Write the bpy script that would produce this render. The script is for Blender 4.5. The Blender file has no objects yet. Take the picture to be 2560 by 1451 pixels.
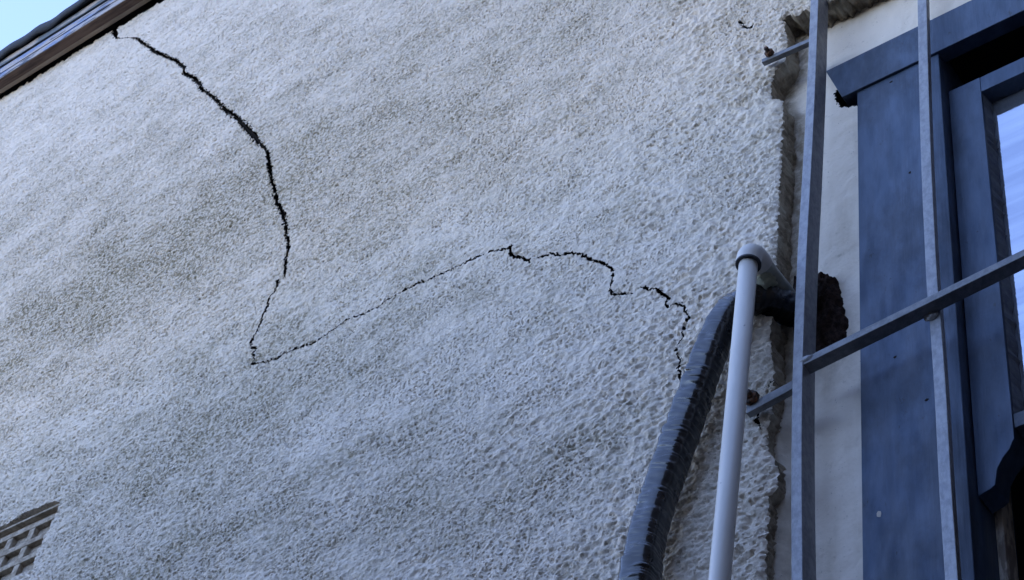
import bpy, bmesh, math, random
import numpy as np
from mathutils import Vector, Matrix
random.seed(7); RNG = np.random.default_rng(11)
S = bpy.context.scene
COL = S.collection

# ------------------------------------------------------------------ camera
PP = np.array([1280, 725.5]); VV = np.array([2100, -3450.]); VH = np.array([-7000, 4600.])
F = math.sqrt(-((VV-PP) @ (VH-PP)))
U = np.array([VV[0]-PP[0], -(VV[1]-PP[1]), -F]); U /= np.linalg.norm(U)
R = -np.array([VH[0]-PP[0], -(VH[1]-PP[1]), -F]); R /= np.linalg.norm(R)
N = np.cross(R, U)
M = np.array([R, -N, U])                       # camera axes -> world axes (x along wall, y into wall, z up)
CAM = np.array([1.13363672, -1.92032855, 1.6])
cd = bpy.data.cameras.new('camera'); cam = bpy.data.objects.new('camera', cd); COL.objects.link(cam)
cd.sensor_width = 36; cd.lens = F/2560*36; cd.clip_start = .05; cd.clip_end = 2000
mw = Matrix.Identity(4)
for i in range(3):
    for j in range(3): mw[i][j] = M[i][j]
    mw[i][3] = CAM[i]
cam.matrix_world = mw; S.camera = cam

# ------------------------------------------------------------------ light
SUN_EL, SUN_AZ = math.radians(27), math.radians(72)      # behind the house, so this wall stands in the shade
w = bpy.data.worlds.new('World'); S.world = w; w.use_nodes = True
nt = w.node_tree; nt.nodes.clear()
sky = nt.nodes.new('ShaderNodeTexSky'); sky.sky_type = 'NISHITA'; sky.sun_disc = False
sky.sun_elevation = SUN_EL; sky.sun_rotation = SUN_AZ; sky.air_density = 1.0; sky.dust_density = 0.25; sky.ozone_density = 1.0
bg = nt.nodes.new('ShaderNodeBackground'); bg.inputs[1].default_value = .12
wo = nt.nodes.new('ShaderNodeOutputWorld')
tint = nt.nodes.new('ShaderNodeMix'); tint.data_type = 'RGBA'; tint.blend_type = 'MULTIPLY'; tint.inputs[0].default_value = 1
tint.inputs[7].default_value = (.98, .93, 1.10, 1)          # the photograph's cool white balance
nt.links.new(sky.outputs[0], tint.inputs[6]); nt.links.new(tint.outputs[2], bg.inputs[0]); nt.links.new(bg.outputs[0], wo.inputs[0])
ld = bpy.data.lights.new('sun', 'SUN'); ld.energy = 3; ld.angle = math.radians(.5); ld.color = (1, .95, .88)
sun = bpy.data.objects.new('sun', ld); COL.objects.link(sun)
sv = Vector((math.sin(SUN_AZ)*math.cos(SUN_EL), math.cos(SUN_AZ)*math.cos(SUN_EL), math.sin(SUN_EL)))
sun.rotation_euler = sv.to_track_quat('Z', 'Y').to_euler()
S.view_settings.view_transform = 'Standard'; S.view_settings.look = 'None'
S.view_settings.exposure = 2.74; S.view_settings.gamma = 1
S.cycles.max_bounces = 6

# ------------------------------------------------------------------ helpers
def at(px, py, n=0.0):
    """world point on the plane that stands n metres proud of the stucco face, seen at photo pixel px, py"""
    r = M @ np.array([px-PP[0], -(py-PP[1]), -F]); t = (-n-CAM[1])/r[1]
    return CAM + r*t
def xat(px, py, n=0.0): return at(px, py, n)[0]
def zat(px, py, n=0.0): return at(px, py, n)[2]
def project(x, y, z):
    d = np.stack([x-CAM[0], y-CAM[1], z-CAM[2]]); c = np.tensordot(M.T, d, 1)
    return PP[0]-F*c[0]/c[2], PP[1]+F*c[1]/c[2], -c[2]

def _g(px, py, sx, sz, a):
    p = at(px, py); return (p[0], p[2], sx, sz, a)
# algae and soot patches on the stucco
GRIME = [_g(300,690,.72,.30,.72), _g(560,1060,.5,.2,.50), _g(1150,1250,.4,.10,.32), _g(420,1400,.6,.14,.35), _g(1020,430,.5,.4,.25), _g(1130,200,.5,.3,.12), _g(60,560,.6,.3,.2), _g(800,260,.3,.4,.18),
         _g(300,150,.9,.5,-.25), _g(1400,480,.35,.25,-.12), _g(1600,700,.35,.35,-.2), _g(900,980,.35,.12,-.18), _g(1750,200,.2,.4,-.1)]
TN, TS = 2048, .002                            # periodic noise tiles, 2 mm cells
_fx = np.fft.fftfreq(TN, TS)
def tile(wl, bw=.5, ax=1.0, az=1.0, seed=0):
    r = np.random.default_rng(seed).standard_normal((TN, TN))
    kx, kz = np.meshgrid(_fx*ax, _fx*az); k = np.sqrt(kx**2+kz**2)+1e-9
    g = np.exp(-.5*(np.log(k*wl)/bw)**2)
    o = np.fft.ifft2(np.fft.fft2(r)*g).real
    return (o/o.std()).astype(np.float32)
def samp(t, x, z):
    u = (x/TS) % TN; v = (z/TS) % TN
    i = np.floor(u).astype(int); j = np.floor(v).astype(int); fu = u-i; fv = v-j
    i %= TN; j %= TN; i1 = (i+1) % TN; j1 = (j+1) % TN
    return (t[j, i]*(1-fu)+t[j, i1]*fu)*(1-fv)+(t[j1, i]*(1-fu)+t[j1, i1]*fu)*fv
def sm(a, b, x): 
    t = np.clip((x-a)/(b-a), 0, 1); return t*t*(3-2*t)

def link(name, me, mat, parent=None, smooth=False):
    o = bpy.data.objects.new(name, me); COL.objects.link(o)
    if mat: 
        for m in (mat if isinstance(mat, (list, tuple)) else [mat]): me.materials.append(m)
    if parent: o.parent = parent
    if smooth: me.polygons.foreach_set('use_smooth', np.ones(len(me.polygons), bool))
    return o
def np_mesh(name, V, Q, mat, parent=None, smooth=True):
    me = bpy.data.meshes.new(name); Q = np.asarray(Q, np.int32); V = np.asarray(V, np.float32)
    me.vertices.add(len(V)); me.vertices.foreach_set('co', V.ravel())
    k = Q.shape[1]
    me.loops.add(Q.size); me.loops.foreach_set('vertex_index', Q.ravel())
    me.polygons.add(len(Q)); me.polygons.foreach_set('loop_start', np.arange(0, Q.size, k, dtype=np.int32))
    me.update(calc_edges=True)
    return link(name, me, mat, parent, smooth)
class MB:
    def __init__(s): s.v = []; s.f = []
    def add(s, v, f):
        b = len(s.v); s.v += [tuple(map(float, p)) for p in v]; s.f += [[b+i for i in q] for q in f]
    def hexa(s, p):           # 8 points: bottom 4 ccw, top 4
        s.add(p, [(3,2,1,0),(4,5,6,7),(0,1,5,4),(1,2,6,5),(2,3,7,6),(3,0,4,7)])
    def box(s, x0, x1, n0, n1, z0, z1):     # n: outward from the wall
        s.hexa([(x0,-n1,z0),(x1,-n1,z0),(x1,-n0,z0),(x0,-n0,z0),(x0,-n1,z1),(x1,-n1,z1),(x1,-n0,z1),(x0,-n0,z1)])
    def prism(s, pts, n0, n1):              # outline in (x,z), ccw seen from outside
        k = len(pts)
        s.add([(x,-n1,z) for x,z in pts]+[(x,-n0,z) for x,z in pts],
              [list(range(k)), list(range(2*k-1,k-1,-1))]+[(i,k+i,k+(i+1)%k,(i+1)%k) for i in range(k)])
    def sweep(s, rings, cap=True):
        k = len(rings[0]); v = [p for r in rings for p in r]; f = []
        for a in range(len(rings)-1):
            for i in range(k):
                j = (i+1) % k; f.append((a*k+i, a*k+j, (a+1)*k+j, (a+1)*k+i))
        if cap: f += [list(range(k))[::-1], [(len(rings)-1)*k+i for i in range(k)]]
        s.add(v, f)
    def tube(s, pts, rad, k=24, cap=True):
        pts = [np.array(p, float) for p in pts]; rings = []
        t = pts[1]-pts[0]; t /= np.linalg.norm(t)
        e = np.cross(t, [0, 1, 0]) if abs(t[1]) < .9 else np.cross(t, [1, 0, 0]); e /= np.linalg.norm(e)
        for i, p in enumerate(pts):
            t = pts[min(i+1, len(pts)-1)]-pts[max(i-1, 0)]; t /= np.linalg.norm(t)
            e = e-t*(e @ t); e /= np.linalg.norm(e); b = np.cross(t, e)
            r = rad[i] if hasattr(rad, '__len__') else rad
            rings.append([p+r*(math.cos(a)*e+math.sin(a)*b) for a in np.arange(k)*2*math.pi/k])
        s.sweep(rings, cap)
    def build(s, name, mat, parent=None, bevel=0, smooth=False, seg=2):
        me = bpy.data.meshes.new(name); me.from_pydata(s.v, [], s.f); me.update()
        bm = bmesh.new(); bm.from_mesh(me); bmesh.ops.recalc_face_normals(bm, faces=bm.faces); bm.to_mesh(me); bm.free()
        o = link(name, me, mat, parent, smooth or bevel > 0)
        if bevel:
            m = o.modifiers.new('bevel', 'BEVEL'); m.width = bevel; m.segments = seg; m.limit_method = 'ANGLE'; m.angle_limit = math.radians(40)
            m.harden_normals = True
        return o
def empty(name, loc, label, cat, group=None):
    o = bpy.data.objects.new(name, None); COL.objects.link(o); o['label'] = label; o['category'] = cat
    o.empty_display_size = .1
    if group: o['group'] = group
    return o
def tag(o, label=None, cat=None, kind=None):
    if label: o['label'] = label
    if cat: o['category'] = cat
    if kind: o['kind'] = kind
    return o
def crom(P, per=16):
    P = [np.array(p, float) for p in P]; out = []
    for i in range(len(P)-1):
        a, b, c, d = P[max(i-1,0)], P[i], P[i+1], P[min(i+2,len(P)-1)]
        for t in np.arange(per)/per:
            out.append(.5*((2*b)+(c-a)*t+(2*a-5*b+4*c-d)*t*t+(3*b-a-3*c+d)*t**3))
    out.append(P[-1]); return out

# ------------------------------------------------------------------ materials
class Mat:
    def __init__(s, name, rough=.6, metal=0., spec=.5):
        s.m = bpy.data.materials.new(name); s.m.use_nodes = True; s.t = s.m.node_tree
        s.b = s.t.nodes['Principled BSDF']; s.b.inputs['Roughness'].default_value = rough
        s.b.inputs['Metallic'].default_value = metal; s.b.inputs['Specular IOR Level'].default_value = spec
        s.g = s.t.nodes.new('ShaderNodeNewGeometry')
    def nd(s, typ, **kw):
        n = s.t.nodes.new(typ)
        for k, v in kw.items(): setattr(n, k, v)
        return n
    def noise(s, scale, detail=4, rough=.55, stretch=(1,1,1), off=(0,0,0), dist=0):
        mp = s.nd('ShaderNodeMapping'); mp.inputs['Scale'].default_value = stretch; mp.inputs['Location'].default_value = off
        s.t.links.new(s.g.outputs['Position'], mp.inputs['Vector'])
        n = s.nd('ShaderNodeTexNoise'); n.inputs['Scale'].default_value = scale; n.inputs['Detail'].default_value = detail
        n.inputs['Roughness'].default_value = rough; n.inputs['Distortion'].default_value = dist
        s.t.links.new(mp.outputs[0], n.inputs['Vector']); return n.outputs['Fac']
    def voro(s, scale, stretch=(1,1,1), off=(0,0,0)):
        mp = s.nd('ShaderNodeMapping'); mp.inputs['Scale'].default_value = stretch; mp.inputs['Location'].default_value = off
        s.t.links.new(s.g.outputs['Position'], mp.inputs['Vector'])
        n = s.nd('ShaderNodeTexVoronoi'); n.inputs['Scale'].default_value = scale
        s.t.links.new(mp.outputs[0], n.inputs['Vector']); return n.outputs['Distance']
    def ramp(s, fac, a, b, lo=0., hi=1.):
        n = s.nd('ShaderNodeMapRange'); n.interpolation_type = 'SMOOTHSTEP'
        for k, v in zip(('From Min','From Max','To Min','To Max'), (a, b, lo, hi)): n.inputs[k].default_value = v
        s.t.links.new(fac, n.inputs['Value']); return n.outputs[0]
    def math(s, op, a, b):
        n = s.nd('ShaderNodeMath', operation=op)
        for i, v in enumerate((a, b)):
            if isinstance(v, (int, float)): n.inputs[i].default_value = v
            else: s.t.links.new(v, n.inputs[i])
        return n.outputs[0]
    def mix(s, fac, a, b):
        n = s.nd('ShaderNodeMix', data_type='RGBA')
        if isinstance(fac, (int, float)): n.inputs[0].default_value = fac
        else: s.t.links.new(fac, n.inputs[0])
        for i, v in ((6, a), (7, b)):
            if isinstance(v, tuple): n.inputs[i].default_value = v+(1,)
            else: s.t.links.new(v, n.inputs[i])
        return n.outputs[2]
    def color(s, c):
        if isinstance(c, tuple): s.b.inputs['Base Color'].default_value = c+(1,)
        else: s.t.links.new(c, s.b.inputs['Base Color'])
        return s
    def rough(s, f): s.t.links.new(f, s.b.inputs['Roughness']); return s
    def bump(s, h, dist=.001, strength=1.):
        n = s.nd('ShaderNodeBump'); n.inputs['Distance'].default_value = dist; n.inputs['Strength'].default_value = strength
        s.t.links.new(h, n.inputs['Height']); s.t.links.new(n.outputs[0], s.b.inputs['Normal']); return s

m = Mat('stucco', .92, spec=.25)
big = m.noise(1.1, 5, .6, (.55,1,1.5), (3.1,0,1.7)); mid = m.noise(7, 5, .65, (.6,1,1.3)); spk = m.noise(95, 3, .6)
ga = m.nd('ShaderNodeAttribute', attribute_name='grime')
d = m.math('ADD', m.math('MULTIPLY', ga.outputs['Fac'], 1.25), m.math('MULTIPLY', m.ramp(mid, .42, .7), .25))
spk2 = m.noise(190, 2, .6, off=(3,1,2))
d = m.math('MULTIPLY', d, m.math('ADD', m.ramp(spk, .45, .58, .22, .95), m.ramp(spk2, .55, .66, 0., .45)))
c = m.mix(m.ramp(m.noise(26, 3), .4, .65), (.74,.66,.565), (.68,.615,.535))
c = m.mix(m.math('MULTIPLY', d, .95), c, (.255,.225,.155))
c = m.mix(m.ramp(m.noise(3.3, 5, .7, (1,1,1), (9,4,2)), .66, .76, 0, .2), c, (.36,.28,.19))
m.color(c).bump(m.math('ADD', m.noise(330, 4, .6), m.math('MULTIPLY', m.noise(900, 2), .3)), .0016, .8)
STUCCO = m.m
m = Mat('broken_render', .95, spec=.2)
c = m.mix(m.ramp(m.noise(38, 6, .65), .36, .62), (.40,.345,.27), (.20,.165,.12)); c = m.mix(m.ramp(m.noise(11, 4, .6, off=(4,2,1)), .5, .68), c, (.46,.42,.34))
m.color(c).bump(m.noise(160, 6, .7), .003, .8); BROKEN = m.m
m = Mat('crack_shade_dirt', .95, spec=.1); m.color(m.mix(m.noise(200), (.013,.011,.010), (.03,.025,.021))); CRACK = m.m  # near-black dirt with the shade inside the cracks put into the colour
m = Mat('smooth_plaster', .8, spec=.3)
c = m.mix(m.ramp(m.noise(9, 5, .6, (1.6,1,.35)), .45, .72), (.80,.725,.63), (.66,.59,.495))
c = m.mix(m.ramp(m.noise(30, 6, .7, (1,1,1), (7,1,3)), .6, .76, 0, .6), c, (.30,.26,.20))
c = m.mix(m.ramp(m.noise(240, 2), .7, .76, 0, .7), c, (.2,.18,.16))
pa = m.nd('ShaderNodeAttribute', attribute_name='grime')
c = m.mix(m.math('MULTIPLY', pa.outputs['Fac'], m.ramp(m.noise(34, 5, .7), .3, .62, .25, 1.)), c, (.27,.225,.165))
m.color(c).bump(m.noise(120, 5, .6), .0012, .8); PLASTER = m.m
def paint(name, a, b, nick, off=(0,0,0)):
    m = Mat(name, .5, spec=.45)
    c = m.mix(m.ramp(m.noise(24, 6, .65, (1.5,1.5,.22), off), .40, .60), a, b)
    c = m.mix(m.ramp(m.noise(7, 6, .65, (1,1,.5), off),   .42, .64, 0, .95), c, tuple(v*.55 for v in b))
    c = m.mix(m.ramp(m.noise(46, 5, .75, (1.6,1,.6), (5,3,1)), .63, .71, 0, .8), c, nick)
    m.color(c).rough(m.ramp(m.noise(30, 4, .6, (1,1,.3)), .3, .7, .4, .68))
    m.bump(m.math('ADD', m.noise(150, 5, .6, (1.5,1.5,.06)), m.math('MULTIPLY', m.noise(60, 4, .6, (1,1,.25)), .8)), .0012, .7); return m.m
BLUE = paint('blue_painted_wood', (.066,.103,.178), (.046,.074,.132), (.018,.021,.028))
SASHM = paint('sash_blue_paint', (.056,.092,.164), (.040,.068,.126), (.018,.021,.028), (3,1,2))
m = Mat('galvanised_steel', .5, .3)
c = m.mix(m.ramp(m.noise(70, 5, .7, (1,1,.55)), .36, .66), (.31,.315,.33), (.21,.215,.235)); c = m.mix(m.ramp(m.noise(45, 5, .7, off=(2,5,1)), .66, .74, 0, .6), c, (.17,.15,.14))
m.color(c).rough(m.ramp(m.noise(110, 4), .3, .7, .4, .62)).bump(m.noise(160, 4, .6), .0006, .7); GALV = m.m
m = Mat('dark_steel', .55, .25)
c = m.mix(m.ramp(m.noise(60, 5, .7), .36, .66), (.20,.205,.215), (.13,.135,.145)); c = m.mix(m.ramp(m.noise(40, 5, .7, off=(2,5,1)), .64, .74, 0, .6), c, (.09,.07,.06))
m.color(c).bump(m.noise(160, 4, .6), .0006, .7); STEEL = m.m
m = Mat('rusty_iron', .85, .2); m.color(m.mix(m.ramp(m.noise(120, 5, .7), .4, .62), (.035,.028,.026), (.20,.095,.05))).bump(m.noise(300, 4), .002, 1.); RUST = m.m
m = Mat('grey_plastic', .38, spec=.5); c = m.mix(m.ramp(m.noise(6, 4, .6, (1,1,.3)), .4, .7), (.66,.63,.58), (.58,.555,.51)); c = m.mix(m.ramp(m.noise(70, 3), .71, .76, 0, .7), c, (.12,.12,.12))
m.color(c).bump(m.noise(90, 3), .0003, .5); PVC = m.m
m = Mat('shaded_weathered_plastic', .5); m.color(m.mix(m.ramp(m.noise(30, 5, .65), .35, .65), (.36,.37,.33), (.24,.25,.22))).bump(m.noise(90, 3), .0005, .5); SHADEPVC = m.m  # grey-green weathering plus the stub's shade, put into a darker plastic colour
m = Mat('dark_gasket', .6); m.color((.035,.035,.04)); GASKET = m.m
m = Mat('black_tape', .3, spec=.6); m.color(m.mix(m.ramp(m.noise(9, 4), .4, .65), (.008,.009,.012), (.015,.016,.021))).rough(m.ramp(m.noise(40, 4, .6), .3, .7, .24, .44))
m.b.inputs['Coat Weight'].default_value = .75; m.b.inputs['Coat Roughness'].default_value = .11; m.b.inputs['Coat IOR'].default_value = 1.42; m.b.inputs['IOR'].default_value = 1.3
m.bump(m.noise(50, 3, .5, (.6,.6,3)), .00012, .4); TAPE = m.m
m = Mat('brown_foam', .95, spec=.1); m.color(m.mix(m.ramp(m.noise(90, 5, .7), .35, .65), (.019,.013,.012), (.052,.034,.029))).bump(m.noise(260, 5, .7), .004, 1.); FOAM = m.m
m = Mat('pale_foam', .9, spec=.2); m.color(m.mix(m.noise(60, 4), (.42,.43,.34), (.30,.31,.24))).bump(m.noise(200, 4), .002, .8); PALE = m.m
m = Mat('terracotta', .9, spec=.2); c = m.mix(m.ramp(m.noise(45, 6, .7), .38, .62), (.46,.40,.32), (.25,.205,.155)); m.color(c).bump(m.noise(220, 5), .002, .8); TERRA = m.m
m = Mat('vent_dark', .95, spec=.1); m.color(m.mix(m.noise(60, 5), (.38,.32,.26), (.46,.40,.33))).bump(m.noise(150, 5), .004, 1.); VENTB = m.m
def peel(name, cols, seed):
    m = Mat(name, .7, spec=.3)
    c = m.mix(m.ramp(m.noise(17, 5, .6, (.25,1,1), (seed,0,0)), .47, .53), cols[0], cols[1])
    c = m.mix(m.ramp(m.noise(15, 6, .65, (.22,1,1.2), (seed,7,3)), .56, .58), c, cols[2])
    m.color(c).bump(m.noise(120, 4, .6, (.1,1,1)), .002, .8); return m.m
PEELA = peel('peeling_paint_upper', ((.36,.31,.265), (.10,.115,.125), (.07,.075,.085)), 1.3)
PEELB = peel('peeling_paint_lower', ((.36,.335,.33), (.19,.235,.36), (.075,.085,.11)), 4.8)
m = Mat('bare_timber', .85, spec=.2); m.color(m.mix(m.ramp(m.noise(60, 5, .65, (.08,1,1)), .38, .64), (.19,.13,.10), (.085,.06,.05))).bump(m.noise(200, 4, .6, (.06,1,1)), .002, .8); TIMBER = m.m
m = Mat('tan_timber', .85, spec=.2); m.color(m.mix(m.ramp(m.noise(50, 5, .65, (.1,1,1)), .38, .66), (.52,.42,.32), (.38,.30,.23))).bump(m.noise(200, 4, .6, (.06,1,1)), .002, .8); TAN = m.m
m = Mat('roofing_felt', .75, spec=.3); m.color(m.mix(m.noise(40, 5), (.022,.027,.036), (.045,.052,.066))).bump(m.noise(120, 5), .003, .8); FELT = m.m
m = Mat('sky_block_brick', .95, spec=.1); m.color(m.mix(m.noise(40, 5), (.075,.055,.042), (.13,.10,.075))).bump(m.noise(90, 5), .006, 1.); SKYBLOCK = m.m
m = Mat('room_paint', .9); m.color((.06,.055,.05)); ROOM = m.m
m = Mat('chipped_white', .75); m.color(m.mix(m.ramp(m.noise(60, 6, .7, (1.4,1,.3)), .45, .58), (.52,.47,.40), (.24,.20,.16))).bump(m.noise(90, 4), .002, .8); CHIP = m.m
m = Mat('grey_putty', .85); m.color(m.mix(m.ramp(m.noise(70, 5, .7), .4, .64), (.115,.13,.155), (.075,.09,.125))).bump(m.noise(120, 4), .001, .6); PUTTY = m.m
m = Mat('window_glass', .03, 0.); m.color(m.mix(m.ramp(m.noise(14, 4, .6, (.12,1,1.6)), .35, .68), (.43,.46,.54), (.60,.63,.69))); m.b.inputs['Metallic'].default_value = .85
m.rough(m.ramp(m.noise(8, 3, .5, (1,1,1)), .3, .7, .03, .07)); m.bump(m.noise(16, 3, .5, (.5,1,2.4)), .002, .25); GLASS = m.m
m = Mat('tarmac', .95); m.color(m.mix(m.noise(3, 8, .7), (.05,.048,.046), (.08,.077,.074))).bump(m.noise(60, 6), .01, .6); TARMAC = m.m

# ------------------------------------------------------------------ ground
g = MB(); g.box(-600, 600, -600, 600, -.5, 0); tag(g.build('ground', TARMAC), kind='structure')

# ------------------------------------------------------------------ house
house = empty('house', (0,0,0), 'house with a cracked rough stucco wall, blue sash window and flat roof', 'house')
EAVE = 7.505; DEEP = -.060                     # plaster round the window lies 60 mm behind the stucco face

# right edge of the stucco where it was cut back round the window (photo pixels, bottom to top)
EDGE = [(1940,1900),(1920,1600),(1912,1451),(1911,1400),(1916,1330),(1917,1290),(1917,1238),(1934,1224),(1944,1204),(1938,1165),(1928,1138),(1917,1120),(1915,1060),
        (1924,1040),(1928,1000),(1930,960),(1931,930),(1929,900),(1925,860),(1922,830),(1926,790),(1900,782),(1884,765),(1884,720),(1905,690),(1936,660),
        (1938,620),(1941,590),(1944,500),(1950,380),(1953,300),(1955,249),(1942,246),(1926,244),(1925,215),(1929,190),(1938,168),(1954,156),(1962,135),
        (1966,105),(1962,80),(1957,62),(1954,46)]
E3 = np.array([at(*p) for p in EDGE]); ez, ex = E3[:,2].copy(), E3[:,0].copy()
for i in range(1, len(ez)): ez[i] = max(ez[i], ez[i-1]+.004)
ZTOP = ez[-1]; XTOP = ex[-1]; XE = -.095
BOT = [(1954,46),(1966,37),(1980,34),(2008,25),(2026,22),(2070,1),(2150,-38),(2250,-88),(2400,-165),(2700,-318),(3300,-620)]
B3 = np.array([at(*p) for p in BOT])
t_edge = tile(.03, .7, seed=40)
def edge_x(z):
    z = np.asarray(z, float)
    return np.where(z < ZTOP, np.interp(z, ez, ex), XTOP)+.0015*samp(t_edge, z*1.3, z*0)*(z < ZTOP)
def bot_z(x): return np.interp(x, B3[:,0], B3[:,2])+.004*samp(t_edge, np.asarray(x)*1.1, np.asarray(x)*0+.7)

tA = tile(.0102, .5, 1.05, .95, 1); tB = tile(.0195, .5, 1.3, .9, 2); tP = tile(.22, .8, 1.5, .9, 8); tC = tile(.09, .6, 1, 1, 3); tG = tile(.030, .45, 1.3, .85, 7); tD = tile(.0065, .5, seed=4); tE = tile(.5, .6, seed=5); tF = tile(.045, .5, 1.4, .8, 6)
def height(x, z):
    coarse = np.clip(sm(-.95, -.1, x)*.8+sm(4.9, 3.9, z)*.25+.18*samp(tE, x, z), 0, 1)
    a = samp(tA, x, z); b = samp(tB, x, z)
    pm = np.clip(.85+.40*samp(tP, x, z), .25, 1.6)            # trowelled smoother and rougher patches
    fine = -(.0074+.0012*sm(-1.2, -2.8, x))*pm*sm(.62, 1.5, a)+.0006*a-(.0024+.0030*sm(-1.0, -2.4, x))*sm(.9, 1.7, b)+.0004*b
    crs = -.0064*pm*sm(.75, 2.0, b)-.0026*pm*sm(.9, 1.8, a)+.0010*b+.0003*a+.0015*samp(tG, x, z)
    return fine*(1-coarse)+crs*coarse+.0006*samp(tC, x, z)+.00035*samp(tD, x, z)+.0006*samp(tF, x, z)

# grid lines spaced in step with the distance to the camera
def spaced(a, b, step):
    out = [a]
    while out[-1] < b: out.append(out[-1]+step(out[-1]))
    return np.array(out)
X0 = spaced(-4.5, XE, lambda x: (.00158+(XE-x)/4.3*.0022)*.85)
X0 = X0*(XE+4.5)/(X0[-1]+4.5)+( -4.5)*(1-(XE+4.5)/(X0[-1]+4.5)); X0[-1] = XE
Z0 = spaced(3.2, EAVE+.02, lambda z: (.0016+(z-3.2)/4.3*.0022)*.85)
GX, GZ = np.meshgrid(X0, Z0)
GX = GX+(edge_x(GZ)-XE)*sm(XE-.16, XE, GX)
H = height(GX, GZ)
dist_edge = edge_x(GZ)-GX
H = H-.005*np.exp(-dist_edge/.006)*(GZ < ZTOP)           # worn arris
GY = -H
px, py, dep = project(GX, GY, GZ)
inview = (px > -420) & (px < 2560) & (py > -480) & (py < 1760)
quad = lambda a: a[:-1,:-1] & a[1:,:-1] & a[:-1,1:] & a[1:,1:]
keep = quad(inview)
cx = .25*(GX[:-1,:-1]+GX[1:,:-1]+GX[:-1,1:]+GX[1:,1:]); cz = .25*(GZ[:-1,:-1]+GZ[1:,:-1]+GZ[:-1,1:]+GZ[1:,1:])
# air vent opening
VX1, VZ1 = at(153,1242)[0], at(153,1242)[2]; VX0, VZ0 = VX1-.60, VZ1-.235
t_v = tile(.03, .6, seed=50); t_v2 = tile(.12, .6, seed=51)
vent = (cx > VX0) & (cx < VX1+.004*samp(t_v2, cz, cz*0)) & (cz > VZ0) & (cz < VZ1+.005*samp(t_v2, cx, cx*0+.5)-.012*sm(VX1-.04, VX1, cx))
keep &= ~vent
gapw = np.where(cx > at(284,70)[0], .026, .007)+.004*samp(t_v, cx, cx*0+.9)+.003*samp(t_edge, cx*.7, cx*0+.2)
keep &= cz < EAVE-gapw
# cracks, half width in photo pixels
CA = [[(280,58,10),(286,76,8),(291,95,3),(300,96,.6),(324,94,.6),(338,95,2.5),(358,107,3.5),(385,128,4),(405,137,4),(440,152,4),(462,171,4),(458,183,4),(480,192,4.5),(497,205,5),(503,222,4.5),
       (514,230,3),(535,245,4),(560,272,5),(590,293,5),(615,318,6),(640,348,5.5),(655,365,4),(664,373,3),(672,395,5),(675,425,5),(678,450,4.5),(687,475,4.5),(692,505,4.5),(708,535,4.5),(712,560,4),
       (717,575,5),(714,585,3),(720,600,5),(720,622,4),(717,640,4),(714,662,4),(711,690,2.5)],
      [(694,699,2.5),(693,718,3),(684,730,1.2),(672,745,3.2),(668,765,3.2),(657,787,2.5),(652,805,3),(641,830,1.5),(630,850,3),(628,864,3),(640,872,2.5)],[(633,880,3.5),(635,898,2.5),(630,909,4),(638,912,2.5)]]
CB = [[(630,910,3),(665,905,2),(690,897,1.8),(710,883,1.8),(745,870,1.8),(800,849,1.9),(860,803,2.1),(910,783,1.9),(940,768,1.7),(1010,725,1.8),(1045,709,2.2),(1075,697,1.7),(1130,672,1.9),(1180,648,1.7),(1210,636,1.4)],
      [(1222,628,2.2),(1265,622,2.2),(1275,620,3.4),(1277,616,3),(1275,632,3),(1284,640,3),(1300,643,2.6),(1323,652,2.6)],
      [(1345,642,1.5),(1382,633,2.8),(1395,639,2.6),(1420,632,2.4),(1455,636,3.2),(1475,648,3.2),(1510,660,3.2),(1530,671,3),(1532,690,2.2),(1528,712,2.4),(1524,722,3),(1530,735,2.6),(1560,734,2.4),(1581,734,2)],
      [(1605,718,2),(1622,725,2.6),(1640,722,2.4),(1655,735,3),(1672,743,2.6),(1665,760,2.6),(1668,769,2.4),(1690,761,1.8),(1703,760,2),(1712,775,2.6),(1723,796,2.8),(1712,810,2.6),(1705,835,2),(1698,858,2),(1689,872,2.6),(1695,890,2.2),
       (1700,905,2),(1693,915,2.4),(1700,930,2.2),(1695,938,2.4),(1705,958,2.4),(1712,975,2.2),(1722,1005,2)]]
CC = [[(1892,1022,2.2),(1890,1045,2.6),(1897,1062,2.6),(1900,1069,2)],[(1948,905,1.2),(1930,945,1.5),(1914,972,1.5)],[(1846,52,1.8),(1860,66,2),(1872,70,2),(1880,66,1.6)]]
t_j = tile(.018, .7, seed=60); t_w = tile(.022, .6, seed=61)
def crack_mask(lines):
    jx = cx+.0016*samp(t_j, cx, cz); jz = cz+.0016*samp(t_j, cx+1.1, cz+.6)
    wv = 1+.32*samp(t_w, cx, cz)
    mask = np.zeros(cx.shape, bool)
    for ln in lines:
        for (ax_, ay_, aw), (bx_, by_, bw) in zip(ln[:-1], ln[1:]):
            A = at(ax_, ay_); B = at(bx_, by_); a = A[[0,2]]; b = B[[0,2]]
            i0, i1 = np.searchsorted(Z0, [min(a[1],b[1])-.04, max(a[1],b[1])+.04]); j0, j1 = np.searchsorted(X0, [min(a[0],b[0])-.06, max(a[0],b[0])+.06])
            sl = (slice(max(i0,0), i1), slice(max(j0,0), j1))
            X, Z = jx[sl], jz[sl]; dv = b-a
            t = np.clip(((X-a[0])*dv[0]+(Z-a[1])*dv[1])/(dv @ dv), 0, 1)
            dd = np.hypot(X-a[0]-t*dv[0], Z-a[1]-t*dv[1])
            dpt = dep[:-1,:-1][sl]; hw = np.maximum((aw+(bw-aw)*t)*dpt/F*wv[sl]*1.45, .82*(.0016+(Z-3.2)/4.3*.0022)*(aw > .8))
            mask[sl] |= dd < hw
    return mask & keep
mA = crack_mask(CA); mB = crack_mask(CB) & ~mA; mC = crack_mask(CC) & ~mA & ~mB
NX = len(X0); NZ = len(Z0)
idx = np.arange(NX*NZ).reshape(NZ, NX)
QA = np.stack([idx[:-1,:-1], idx[:-1,1:], idx[1:,1:], idx[1:,:-1]], -1)
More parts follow.
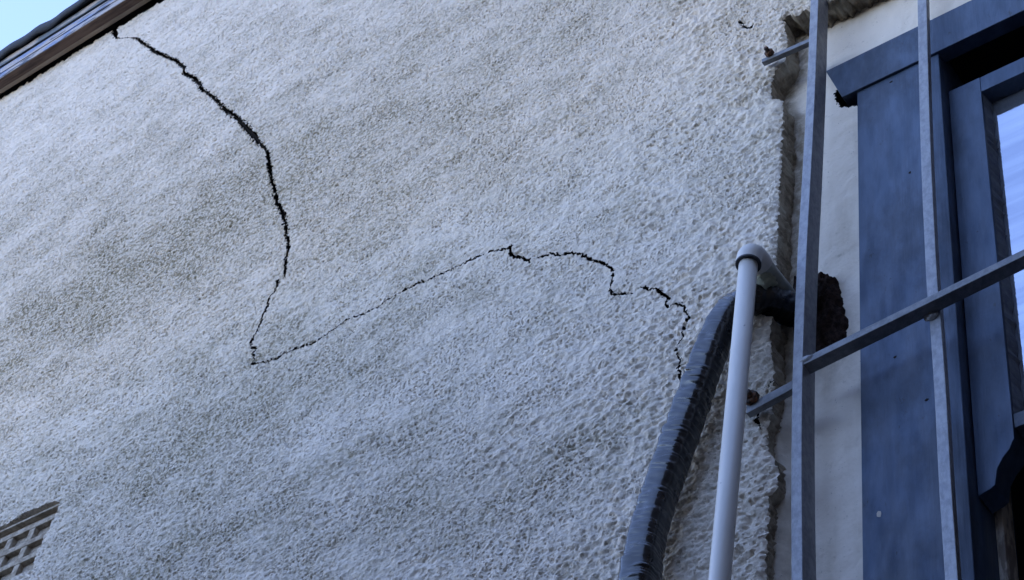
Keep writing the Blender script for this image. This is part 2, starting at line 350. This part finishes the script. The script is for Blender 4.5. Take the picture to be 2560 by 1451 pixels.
allV = np.stack([GX, GY, GZ], -1).reshape(-1, 3)
def boundary(mask, other):
    """edges between quads in mask and quads in other, as vertex pairs oriented for faces looking into mask"""
    out = []
    a = mask[:, :-1] & other[:, 1:]; out.append(np.stack([idx[1:-1+1, 1:-1][a], idx[:-1, 1:-1][a]], -1) if 0 else np.stack([idx[1:, 1:-1][a], idx[:-1, 1:-1][a]], -1))
    a = mask[:, 1:] & other[:, :-1]; out.append(np.stack([idx[:-1, 1:-1][a], idx[1:, 1:-1][a]], -1))
    a = mask[:-1] & other[1:]; out.append(np.stack([idx[1:-1, :-1][a], idx[1:-1, 1:][a]], -1))
    a = mask[1:] & other[:-1]; out.append(np.stack([idx[1:-1, 1:][a], idx[1:-1, :-1][a]], -1))
    return np.concatenate(out)
def compact(V, Q):
    u, inv = np.unique(Q.ravel(), return_inverse=True); return V[u], inv.reshape(Q.shape)
solid = keep & ~mA & ~mB & ~mC
V, Q = compact(allV, QA[solid])
# vent rim: skirt from the stucco edge back 35 mm
sk = boundary(vent, solid); nb = len(V)
def skirt(pairs, depth):
    v = np.concatenate([allV[pairs[:,0]], allV[pairs[:,1]], allV[pairs[:,1]], allV[pairs[:,0]]]); n = len(pairs)
    v[2*n:, 1] = -depth
    return v, np.stack([np.arange(n), np.arange(n)+n, np.arange(n)+2*n, np.arange(n)+3*n], -1)
sv_, sq_ = skirt(sk, -.035)
V = np.concatenate([V, sv_]); Q = np.concatenate([Q, sq_+nb])
# patch above the window
XU = spaced(XTOP, 1.95, lambda x: .0026+max(0, x-.6)*.006); TU = np.linspace(0, 1, 520)**1.35
UX, UT = np.meshgrid(XU, TU); UZ = bot_z(UX)*(1-UT)+(EAVE-.01)*UT; UH = height(UX, UZ)-.005*np.exp(-(UZ-bot_z(UX))/.006)
uV = np.stack([UX, -UH, UZ], -1).reshape(-1, 3); ui = np.arange(UX.size).reshape(UX.shape)
uQ = np.stack([ui[:-1,:-1], ui[:-1,1:], ui[1:,1:], ui[1:,:-1]], -1).reshape(-1, 4)
Q = np.concatenate([Q, uQ+len(V)]); V = np.concatenate([V, uV])
tg1 = tile(.42, .8, 1.35, .85, 200); tg2 = tile(.07, .9, 1.4, .9, 201)
gx_, gy_, _ = project(V[:,0], V[:,1], V[:,2])
gr_ = .17+.11*samp(tg1, V[:,0], V[:,2])+.06*samp(tg2, V[:,0], V[:,2])
for (bx_, bz_, sx_, sz_, am) in GRIME:
    gr_ = gr_+am*np.exp(-(((V[:,0]-bx_)/sx_)**2+((V[:,2]-bz_)/sz_)**2))
wall = np_mesh('stucco_wall', V, Q, STUCCO, house)
at_ = wall.data.attributes.new('grime', 'FLOAT', 'POINT'); at_.data.foreach_set('value', np.clip(gr_, 0, 1).astype(np.float32)); wall['label'] = 'rough off-white stucco wall'
# broken edge of the stucco layer, facing the window
k = NZ; rows = np.linspace(0, 1, 9); ev = []
ecol = allV.reshape(NZ, NX, 3)[:, -1]
tR = tile(.02, .8, seed=70); tR2 = tile(.07, .6, seed=71)
zsel = np.where((Z0 <= ZTOP+.01))[0]
low = sm(4.15, 3.8, Z0)
for r in rows:
    p = ecol[zsel].copy(); inner = DEEP-.006
    p[:,1] = p[:,1]*(1-r)+(-inner)*r
    rough = np.sin(r*math.pi)**.5 if r < 1 else .6
    p[:,0] += rough*(.0016*samp(tR, p[:,2], p[:,2]*0+r*.06)+.0022*samp(tR2, p[:,2], p[:,2]*0+r*.06))-.004*r
    ev.append(p)
ev = np.stack(ev, 1); n1, n2 = ev.shape[:2]; ei = np.arange(n1*n2).reshape(n1, n2)
eq = np.stack([ei[:-1,:-1], ei[:-1,1:], ei[1:,1:], ei[1:,:-1]], -1).reshape(-1, 4)
uv = []
for r in rows:
    p = uV.reshape(UX.shape+(3,))[0].copy(); inner = DEEP-.012
    p[:,1] = p[:,1]*(1-r)+(-inner)*r
    p[:,2] += (np.sin(r*math.pi)**.5 if r < 1 else .6)*(.003*samp(tR, p[:,0], p[:,0]*0+r*.06)+.004*samp(tR2, p[:,0], p[:,0]*0+r*.06+.3))
    uv.append(p)
uv = np.stack(uv, 1); m1, m2 = uv.shape[:2]; ui2 = np.arange(m1*m2).reshape(m1, m2)
uq = np.stack([ui2[:-1,:-1], ui2[1:,:-1], ui2[1:,1:], ui2[:-1,1:]], -1).reshape(-1, 4)
np_mesh('broken_edge', np.concatenate([ev.reshape(-1,3), uv.reshape(-1,3)]), np.concatenate([eq, uq+n1*n2]), BROKEN, wall)['label'] = 'ragged brown cut edge of the stucco'
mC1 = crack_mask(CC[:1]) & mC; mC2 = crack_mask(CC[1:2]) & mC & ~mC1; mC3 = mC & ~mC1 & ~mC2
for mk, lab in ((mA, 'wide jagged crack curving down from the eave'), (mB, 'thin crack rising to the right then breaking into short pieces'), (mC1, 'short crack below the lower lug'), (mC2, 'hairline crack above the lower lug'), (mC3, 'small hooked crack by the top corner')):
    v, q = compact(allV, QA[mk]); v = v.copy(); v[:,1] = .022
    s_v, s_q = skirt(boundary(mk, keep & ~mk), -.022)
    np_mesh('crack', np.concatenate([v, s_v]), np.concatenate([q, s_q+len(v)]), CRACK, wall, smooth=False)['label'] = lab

# masonry behind the stucco, rest of the house front and body
b = MB()
b.box(-9, -.17, -.25, -.030, 0, EAVE); b.box(-.17, 6, -.25, -.030, 5.25, EAVE); b.box(1.75, 6, -.25, -.030, 0, 5.25); b.box(-.17, 1.75, -.25, -.030, 0, 2.45)
b.box(-9, -8.75, -9, -.25, 0, EAVE); b.box(5.75, 6, -9, -.25, 0, EAVE); b.box(-9, 6, -9.2, -9, 0, EAVE)
b.build('masonry', STUCCO, house)
b = MB(); b.box(-9, 6, -.029, -.026, EAVE-.06, EAVE+.012); b.build('joint_shade_strip', CRACK, house)  # dark strip standing in for the shade of the gap under the eave
# smooth plaster round the window
JN = DEEP+.006
JX0 = xat(2148,725,JN); JX1 = xat(2387,725,JN); HN = DEEP+.012
hA = at(2064,178,HN); hB = at(2105,243,HN); HZ1 = hA[2]; HZ0 = hB[2]
gx = np.concatenate([np.arange(-.24, .75, .003), np.arange(.75, 1.96, .015)]); gz = np.arange(2.9, 5.35, .0035); PX, PZ = np.meshgrid(gx, gz)
tp = tile(.10, .6, seed=80); tq = tile(.012, .7, seed=81)
pn = DEEP+.0006*samp(tp, PX, PZ)+.0003*samp(tq, PX, PZ)
zs_ = np.arange(2.8, 5.4, .004); es_ = edge_x(zs_); es_ = np.convolve(np.pad(es_, 12, 'edge'), np.hanning(25)/np.hanning(25).sum(), 'valid')
de = np.maximum(PX-np.interp(PZ, zs_, es_), 0)
pn += .030*sm(4.12, 3.85, PZ)*np.exp(-(de/.018)**2)*(1+.04*samp(tp, PZ*2, PX))
pn += .014*np.exp(-((PZ-zat(1990,300,DEEP))/.05)**2)*np.exp(-(de/.03)**2)
HOLE = np.array([at(x,y,DEEP)[[0,2]] for x,y in [(2082,236),(2092,262),(2102,274),(2114,270),(2150,268),(2150,200),(2110,200)]])
def inpoly(x, z, P):
    r = np.zeros(x.shape, bool); j = len(P)-1
    for i in range(len(P)):
        c_ = ((P[i,1] > z) != (P[j,1] > z)) & (x < (P[j,0]-P[i,0])*(z-P[i,1])/(P[j,1]-P[i,1]+1e-12)+P[i,0]); r ^= c_; j = i
    return r
hm = inpoly(PX+.002*samp(tq, PX, PZ), PZ+.002*samp(tq, PZ, PX), HOLE)
pv = np.stack([PX, -pn, PZ], -1).reshape(-1, 3); pi = np.arange(PX.size).reshape(PX.shape)
pk = ~hm[:-1,:-1] & ~((PX[:-1,:-1] > JX0+.03) & (PZ[:-1,:-1] < HZ1-.03))
pq = np.stack([pi[:-1,:-1], pi[:-1,1:], pi[1:,1:], pi[1:,:-1]], -1)[pk]
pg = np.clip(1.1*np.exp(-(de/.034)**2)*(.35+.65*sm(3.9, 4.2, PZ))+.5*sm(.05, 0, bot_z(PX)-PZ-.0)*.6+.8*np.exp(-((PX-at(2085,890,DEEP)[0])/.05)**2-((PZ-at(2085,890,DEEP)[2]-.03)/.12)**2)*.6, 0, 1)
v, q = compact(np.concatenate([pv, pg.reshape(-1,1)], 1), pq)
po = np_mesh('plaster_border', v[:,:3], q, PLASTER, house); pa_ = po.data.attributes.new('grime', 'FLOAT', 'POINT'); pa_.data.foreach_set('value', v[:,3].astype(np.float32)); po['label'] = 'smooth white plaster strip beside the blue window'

# ------------------------------------------------------------------ window (a part of the house)
SN = JN-.026; GN = SN-.034; TH = .046
SX0 = JX1; SX1 = xat(2500,725,SN)
win = MB(); 
j = MB(); j.box(JX0, JX1, JN-.16, JN, 2.6, HZ0+.03); window = j.build('window', BLUE, house, .0018)
window['label'] = 'blue painted timber sash window'
h = MB(); h.prism([(hB[0],HZ0),(1.75,HZ0),(1.75,HZ1),(hA[0],HZ1)], DEEP-.02, HN); h.build('header_board', BLUE, window, .0015)
st = at(2373,229,SN)[2]; rb = at(2450,230,SN)[2]
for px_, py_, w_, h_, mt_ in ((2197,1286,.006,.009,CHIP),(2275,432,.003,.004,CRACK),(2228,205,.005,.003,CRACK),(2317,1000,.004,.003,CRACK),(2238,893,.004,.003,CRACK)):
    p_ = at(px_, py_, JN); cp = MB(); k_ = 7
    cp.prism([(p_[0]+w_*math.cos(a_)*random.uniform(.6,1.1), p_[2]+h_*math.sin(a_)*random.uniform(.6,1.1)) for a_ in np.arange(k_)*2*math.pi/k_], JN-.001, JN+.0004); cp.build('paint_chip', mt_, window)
# upper sash with its horn
P = [at(x,y,SN)[[0,2]] for x,y in [(2488,1212),(2493,1171),(2508,1143),(2524,1122)]]
zr = at(2537,1064,SN)[2]; xr = SX1; WX = 1.42
hornb = at(2455,1237,SN)[2]
out = [(SX0+.003,hornb),(at(2477,1226,SN)[0],hornb+.006)]+[tuple(p) for p in P]+[(xr-.003,at(2539,1100,SN)[2]),(xr,at(2539,1095,SN)[2]),(xr,st),(SX0+.003,st)]
s_ = MB(); s_.prism(out, SN-TH, SN)
s_.box(xr+.0003, WX, SN-TH, SN-.0006, rb, st)
sash = s_.build('upper_sash', SASHM, window, .0012); 
s_ = MB(); s_.box(xr+.0003, WX, SN-TH, SN-.004, zr, zr+.030); s_.build('meeting_rail', PUTTY, sash, .001)
# rough putty fillet along the glass
pt = MB(); tpz = np.linspace(zr+.03, rb, 90); tq2 = tile(.02, .8, seed=90)
wv = .004+.0018*np.clip(samp(tq2, tpz, tpz*0), -1, 2)
for a in range(len(tpz)-1):
    z0_, z1_ = tpz[a], tpz[a+1]; 
    pt.add([(xr+.0005,-(SN-.006),z0_),(xr+.002+wv[a],-(GN+.001),z0_),(xr+.002+wv[a+1],-(GN+.001),z1_),(xr+.0005,-(SN-.006),z1_)], [(0,1,2,3)])
pt.build('putty', PUTTY, sash, smooth=True)
gl = MB(); gl.box(xr-.01, WX, GN-.004, GN, zr+.01, rb+.01); gl.build('pane', GLASS, sash)
# opening: right jamb, soffit board, lower sash set back, dark room
o_ = MB(); o_.box(WX, WX+.15, JN-.16, JN, 2.6, HZ0-.001); o_.build('jamb', BLUE, window, .0018)
o_ = MB(); o_.box(JX0, WX+.15, JN-.16, JN+.03, 2.5, 2.6); o_.build('sill', BLUE, window, .002)
LN = SN-TH-.012
l_ = MB(); xa = at(2494,1400,LN)[0]; xb = at(2516,1400,LN)[0]
l_.box(xa, xb, LN-.04, LN, 2.65, zr+.02); l_.build('parting_bead', CHIP, window, .002)
l_ = MB(); l_.box(xb+.02, xb+.07, LN-.11, LN-.07, 2.7, zr+.04); l_.box(xb+.07, WX-.05, LN-.11, LN-.07, 2.7, 2.76); l_.build('lower_sash', SASHM, window, .002)
r_ = MB(); r_.box(-.2, 2.0, -2.5, -2.45, 2.2, 5.3); r_.box(-.2, -.17, -2.45, JN-.16, 2.2, 5.3); r_.box(2, 2.03, -2.45, JN-.16, 2.2, 5.3); r_.box(-.2, 2, -2.45, JN-.17, 5.25, 5.3); r_.box(-.2, 2, -2.45, JN-.16, 2.2, 2.45)
r_.build('dark_room', ROOM, house)

# ------------------------------------------------------------------ eave and roof
roof = MB(); roof.box(-9.2, 6.2, -9.3, .05, EAVE+.19, EAVE+.26); roof = roof.build('roof', FELT, house); roof['label'] = 'flat roof edge with peeling boards'
XL, XR = -9.2, 6.2
e = MB(); e.box(XL, XR, .012, .030, EAVE+.012, EAVE+.06); e.build('batten', TAN, roof, .0015)
e = MB(); e.box(XL, XR, .0302, .066, EAVE+.004, EAVE+.05); e.build('soffit_board', TIMBER, roof, .0015)
e = MB(); e.box(XL, XR, .050, .072, EAVE+.0505, EAVE+.100); e.box(XL, XR, .0662, .069, EAVE+.006, EAVE+.05); e.build('fascia_board', PEELB, roof, .0015)
e = MB(); e.box(XL, XR, .045, .078, EAVE+.108, EAVE+.165); e.build('fascia_board', PEELA, roof, .0015)
e = MB(); e.box(XL, XR, .02, .060, EAVE+.02, EAVE+.19); e.build('backing_board', FELT, roof)
# felt drip edge, wavy
xs = np.arange(XL, XR, .03); tw = tile(.35, .5, seed=95); w1 = .007*samp(tw, xs, xs*0); w2 = .005*samp(tw, xs, xs*0+1)
rings = []
for x, a, b2 in zip(xs, w1, w2):
    rings.append([(x,-.04,EAVE+.19),(x,-.04,EAVE+.265),(x,-(.085),EAVE+.245+a),(x,-(.098+b2*.5),EAVE+.215+a),(x,-(.092+b2),EAVE+.158+b2),(x,-(.084+b2),EAVE+.160+b2),(x,-.078,EAVE+.19)])
e = MB(); e.sweep(rings); e.build('felt_edge', FELT, roof, smooth=True)
# dark ragged gap line under the batten: shade drawn by the dark strip behind the stucco
# ------------------------------------------------------------------ unseen sky blockers: inferred side wing and an added house opposite
wg = MB(); wg.box(2.0, 6, -.03, 10, 0, 9.2); wg.build('unseen_side_wing', SKYBLOCK, house)  # unseen wing, inferred from dark right-hand faces, sized to block the sky
opp = MB(); opp.box(-14, 1.9, 6.5, 12, 0, 5.0); opp.prism([(-14,5.0),(1.95,5.0),(1.95,5.12),(-14,5.12)], 6.35, 12.1)
tag(opp.build('sky_block_house', SKYBLOCK), 'added low brick house, out of view, blocking the low sky', 'house')  # unseen house added to block the low sky in front
# ------------------------------------------------------------------ air vent
vb = MB(); vb.box(VX0-.02, VX1+.02, -.029, -.0285, VZ0-.02, VZ1+.02)
vb = MB(); vb.box(VX0-.01, VX1+.015, -.075, -.019, VZ0-.01, VZ1+.015)
airv = vb.build('air_vent', VENTB, house); airv['label'] = 'clay air vent with rows of square holes'
gr = MB(); zt = VZ1-.016; rowh = .058; colw = .080; VN = -.004
gr.box(VX0-.005, VX1+.005, -.045, VN, zt-.008, zt)                   # top lip
zz = zt-.008-.026
gr.box(VX0-.005, VX1+.005, -.045, VN-.0004, zz-.018, zz)
r0 = zz-.018
for r in range(3):
    zb = r0-r*rowh+random.uniform(-.002,.002)*0
    gr.box(VX0-.005, VX1+.005, -.045, VN-.0004, zb-rowh, zb-rowh+.018)
    for c_ in range(8):
        xx = VX1-.008-c_*colw+random.uniform(-.003,.003)
        gr.box(xx-colw, xx-colw+.022, -.045, VN-.0012, zb-rowh+.018, zb)
gr.build('grille', TERRA, airv, .0022)

# ------------------------------------------------------------------ window bars (one welded, bolted grille)
grille = empty('window_grille', (0,0,0), 'galvanised steel window grille of flat bars bolted to the stucco', 'grille')
def bar(ptsL, width, n0, n1, name, top=5.9, bottom=2.3):
    pts = [np.array(at(x, y, n1)) for x, y in ptsL]; pts.sort(key=lambda p: p[2])
    lo = pts[0].copy(); d_ = (pts[1]-pts[0]); lo += d_*(bottom-lo[2])/d_[2]; hi = pts[-1].copy(); d_ = pts[-1]-pts[-2]; hi += d_*(top-hi[2])/d_[2]
    pts = crom([lo]+pts+[hi], 6)
    mbx = MB(); mbx.sweep([[(p[0],-n1,p[2]),(p[0]+width,-n1,p[2]),(p[0]+width,-n0,p[2]),(p[0],-n0,p[2])] for p in pts])
    return mbx.build(name, GALV, grille, .0016)
bar([(2026,0),(2017,215),(2005.5,430),(1994,620),(1985,815),(1979.5,1000),(1977.5,1230),(1978,1451)], .0195, -.012, .030, 'upright_bar')
bar([(2293,0),(2297,215),(2303,430),(2315,700),(2323,800),(2336,1000),(2347.5,1230),(2361.6,1451)], .0205, -.012, .0015, 'upright_bar')
A = at(2003,899,.028); B = at(2640,583,.028)
A[0] -= .004; B = A+(B-A)*(1.66-A[0])/(B[0]-A[0])
cb = MB(); hh = .0165
cb.hexa([(A[0],-.028,A[2]-hh),(B[0],-.028,B[2]-hh),(B[0],-.003,B[2]-hh),(A[0],-.003,A[2]-hh),(A[0],-.028,A[2]),(B[0],-.028,B[2]),(B[0],-.003,B[2]),(A[0],-.003,A[2])])
cb.build('cross_bar', STEEL, grille, .0014)
def blob(name, c, r, mat, parent, seed, sub=3, amp=.25, wl=1.6):
    bm = bmesh.new(); bmesh.ops.create_icosphere(bm, subdivisions=sub, radius=1)
    from mathutils import noise
    for v_ in bm.verts:
        q_ = v_.co*wl+Vector((seed*3.1, seed*1.7, seed)); f_ = 1+amp*noise.noise(q_)+amp*.5*noise.noise(q_*2.6)
        v_.co = Vector((v_.co.x*r[0], v_.co.y*r[1], v_.co.z*r[2]))*f_+Vector(c)
    me = bpy.data.meshes.new(name); bm.to_mesh(me); bm.free(); return link(name, me, mat, parent, True)
blob('weld', (A[0]+.012,-.024,A[2]-.004), (.016,.008,.008), GALV, grille, 1)
w2_ = at(2330,782,0); blob('weld', (w2_[0],-.003,w2_[2]-.012), (.013,.006,.009), GALV, grille, 2)
for (x0,y0,x1,y1,n1,hgt,dp,bx,by,br) in ((1904,148,2030,93,.021,.013,.012,1922,131,.010),(1866,1013,1990,946,.022,.021,.013,1876,993,.015)):
    a = at(x0,y0,n1); b_ = at(x1,y1,n1)
    lg = MB(); lg.hexa([(a[0],-n1,a[2]-hgt),(b_[0],-n1,b_[2]-hgt),(b_[0],-n1+dp,b_[2]-hgt),(a[0],-n1+dp,a[2]-hgt),(a[0],-n1,a[2]),(b_[0],-n1,b_[2]),(b_[0],-n1+dp,b_[2]),(a[0],-n1+dp,a[2])])
    lug = lg.build('lug', STEEL, grille, .0014)
    p = at(bx,by,n1+.006); bt = MB()
    kk = 6
    bt.sweep([[(p[0]+br*s2*math.cos(q_*math.pi/3+.3), yy, p[2]+br*s2*math.sin(q_*math.pi/3+.3)) for q_ in range(kk)] for yy, s2 in ((-n1+.002,1.),(-n1-.009,1.),(-n1-.010,.8))])
    bt.sweep([[(p[0]+br*.5*s2*math.cos(q_*math.pi/6), yy, p[2]+br*.5*s2*math.sin(q_*math.pi/6)) for q_ in range(12)] for yy, s2 in ((-n1-.0102,1.),(-n1-.019,1.),(-n1-.020,.8))])
    bt.build('bolt', RUST, lug, .0012)

# ------------------------------------------------------------------ drain pipe
pipe = empty('drain_pipe', (0,0,0), 'pale grey plastic drain pipe with an elbow entering the wall', 'pipe')
PN = .098; top = at(1872,650,PN); bot = at(1797,1475,PN); dv = top-bot; dv /= np.linalg.norm(dv)
pr = MB(); pr.tube([bot-dv*1.6, bot, top+dv*.004], .0170, 32); pr.build('pipe', PVC, pipe, smooth=True)
rE = .0225; c0 = top-dv*.012; ce = top+dv*.030
arc = [c0, top]
for t_ in np.linspace(0, math.pi/2, 12): arc.append(top+dv*.026*math.sin(t_)+np.array([0,1,0])*.026*(1-math.cos(t_)))
arc += [arc[-1]+np.array([0,.016,0])]
el = MB(); el.tube(arc, rE, 32); el.build('elbow', PVC, pipe, .0012)
st_ = arc[-1]
ip = MB(); ip.tube([st_-np.array([0,.003,0]), st_+np.array([0,.15,0])], .0197, 28); ip.build('wall_stub', SHADEPVC, pipe, .001)
gk = MB(); q0 = c0-dv*.003; gk.tube([q0, q0+dv*.005], [.0231,.0231], 32); gk.build('gasket', GASKET, pipe, .001)

# ------------------------------------------------------------------ taped pipe bundle
TP = [(2050,830,-.11),(2000,788,-.06),(1940,760,-.015),(1872,752,.028),(1818,792,.046),(1776,880,.048),(1745,965,.045),(1711,1060,.043),(1676,1160,.043),(1641,1260,.044),(1616,1350,.046),(1598,1451,.048),(1580,1600,.05),(1560,1900,.05)]
path = crom([at(*p) for p in TP], 34); path = np.array(path)
seg = np.linalg.norm(np.diff(path, axis=0), axis=1); L = np.concatenate([[0], np.cumsum(seg)])
ss = np.arange(0, L[-1], .0012); path = np.stack([np.interp(ss, L, path[:,i]) for i in range(3)], -1)
KK = 72; ang = np.arange(KK)*2*math.pi/KK
tang = np.gradient(path, axis=0); tang /= np.linalg.norm(tang, axis=1)[:,None]
e1 = np.array([1., 0, 0]); rings = []
tw1 = tile(.05, .6, 1.6, .7, 100); tw2 = tile(.014, .5, 2.4, .55, 101)
last = None
for i, p in enumerate(path):
    t_ = tang[i]; e1 = np.array([1., 0, 0]); e1 = e1-t_*(e1 @ t_); e1 /= np.linalg.norm(e1); e2 = np.cross(t_, e1)
    if last is None: last = 1
    ca, sa = np.cos(ang), np.sin(ang)
    wx, wy = .0288+.0035*ss[i]/L[-1], .0245+.003*ss[i]/L[-1]
    dq = .80*(wx+wy)/math.sqrt(2); h7 = math.sqrt(.5)
    rr = (np.abs(ca/wx)**12+np.abs(sa/wy)**12+np.abs((ca+sa)*h7/dq)**16+np.abs((ca-sa)*h7/dq)**16)**(-1/12.5)
    rr = 1/np.maximum.reduce([np.abs(ca/wx), np.abs(sa/wy), np.abs((ca+sa)*h7/dq), np.abs((ca-sa)*h7/dq)])*.4+.6*1/((np.abs(ca/wx)**9+np.abs(sa/wy)**9+np.abs((ca+sa)*h7/dq)**9+np.abs((ca-sa)*h7/dq)**9)**(1/9))
    tl_ = .5*math.sin(ss[i]*5.3)+.45*math.sin(ss[i]*13.1+1.)+.2*math.sin(ss[i]*29+2); ph = (ss[i]+.012*np.cos(ang-1.0)*(1+.8*math.sin(ss[i]*11)))/.072+tl_*.6; saw = (ph % 1.0)
    wrink = .0007*samp(tw1, ang*.02, ang*0+ss[i]+ang*.006)+.00042*samp(tw2, ang*.006, ang*0+ss[i]+ang*.005)*np.clip(.5+.8*samp(tw1, ang*.02+.7, ang*0+ss[i]), 0, 1.6)
    rr = rr+(.0016+.0012*math.sin(ss[i]*17.))*(1-saw)*sm(.0, .02, saw)+wrink
    rings.append(p+rr[:,None]*(ca[:,None]*e1+sa[:,None]*e2))
RV = np.concatenate(rings); nr = len(rings); ri = np.arange(nr*KK).reshape(nr, KK); rj = np.roll(ri, -1, 1)
RQ = np.stack([ri[:-1], rj[:-1], rj[1:], ri[1:]], -1).reshape(-1, 4)
tag(np_mesh('pipe_bundle', RV, RQ, TAPE), 'thick pipe bundle wrapped in glossy black tape hanging down the wall', 'pipe bundle')

# ------------------------------------------------------------------ foam plug in the hole
OUT = [(1985,700),(2010,694),(2037,691),(2060,692),(2080,698),(2095,706),(2103,730),(2106,745),(2116,748),(2112,760),(2113,780),(2120,800),(2122,825),(2116,850),(2095,880),(2060,900),(2020,895),(1990,860),(1978,800),(1978,740)]
O3 = np.array([at(x,y,DEEP) for x,y in OUT]); cen = O3.mean(0); kO = len(O3); rings = []
from mathutils import noise as mnoise
for r in np.linspace(1, .02, 26):
    ring = []
    for a in range(120):
        u_ = a/120*kO; i0 = int(u_) % kO; f_ = u_-int(u_); p = O3[i0]*(1-f_)+O3[(i0+1) % kO]*f_
        q_ = cen+(p-cen)*r; hgt = .026*math.sqrt(max(0, 1-r**3))
        nz = mnoise.noise(Vector(q_)*55)*.010+mnoise.noise(Vector(q_)*140)*.006+mnoise.noise(Vector(q_)*330)*.003
        k_ = 1 if r < .99 else .3
        ring.append((q_[0]+nz*.5*k_, -(DEEP-.004+hgt+nz*k_*(1 if r < .97 else .4)), q_[2]+nz*.5*k_))
    rings.append(ring)
fp = MB(); fp.sweep(rings); tag(fp.build('foam_plug', FOAM, smooth=True), 'lumpy dark brown foam plug swelling out of the wall hole behind the upright bar', 'foam plug')
c_ = at(1908,704,.035); tag(blob('foam_lump', c_, (.022,.02,.017), PALE, None, 5, 4, .3, 1.3), 'small pale greenish foam lump wedged under the drain pipe elbow', 'foam lump')
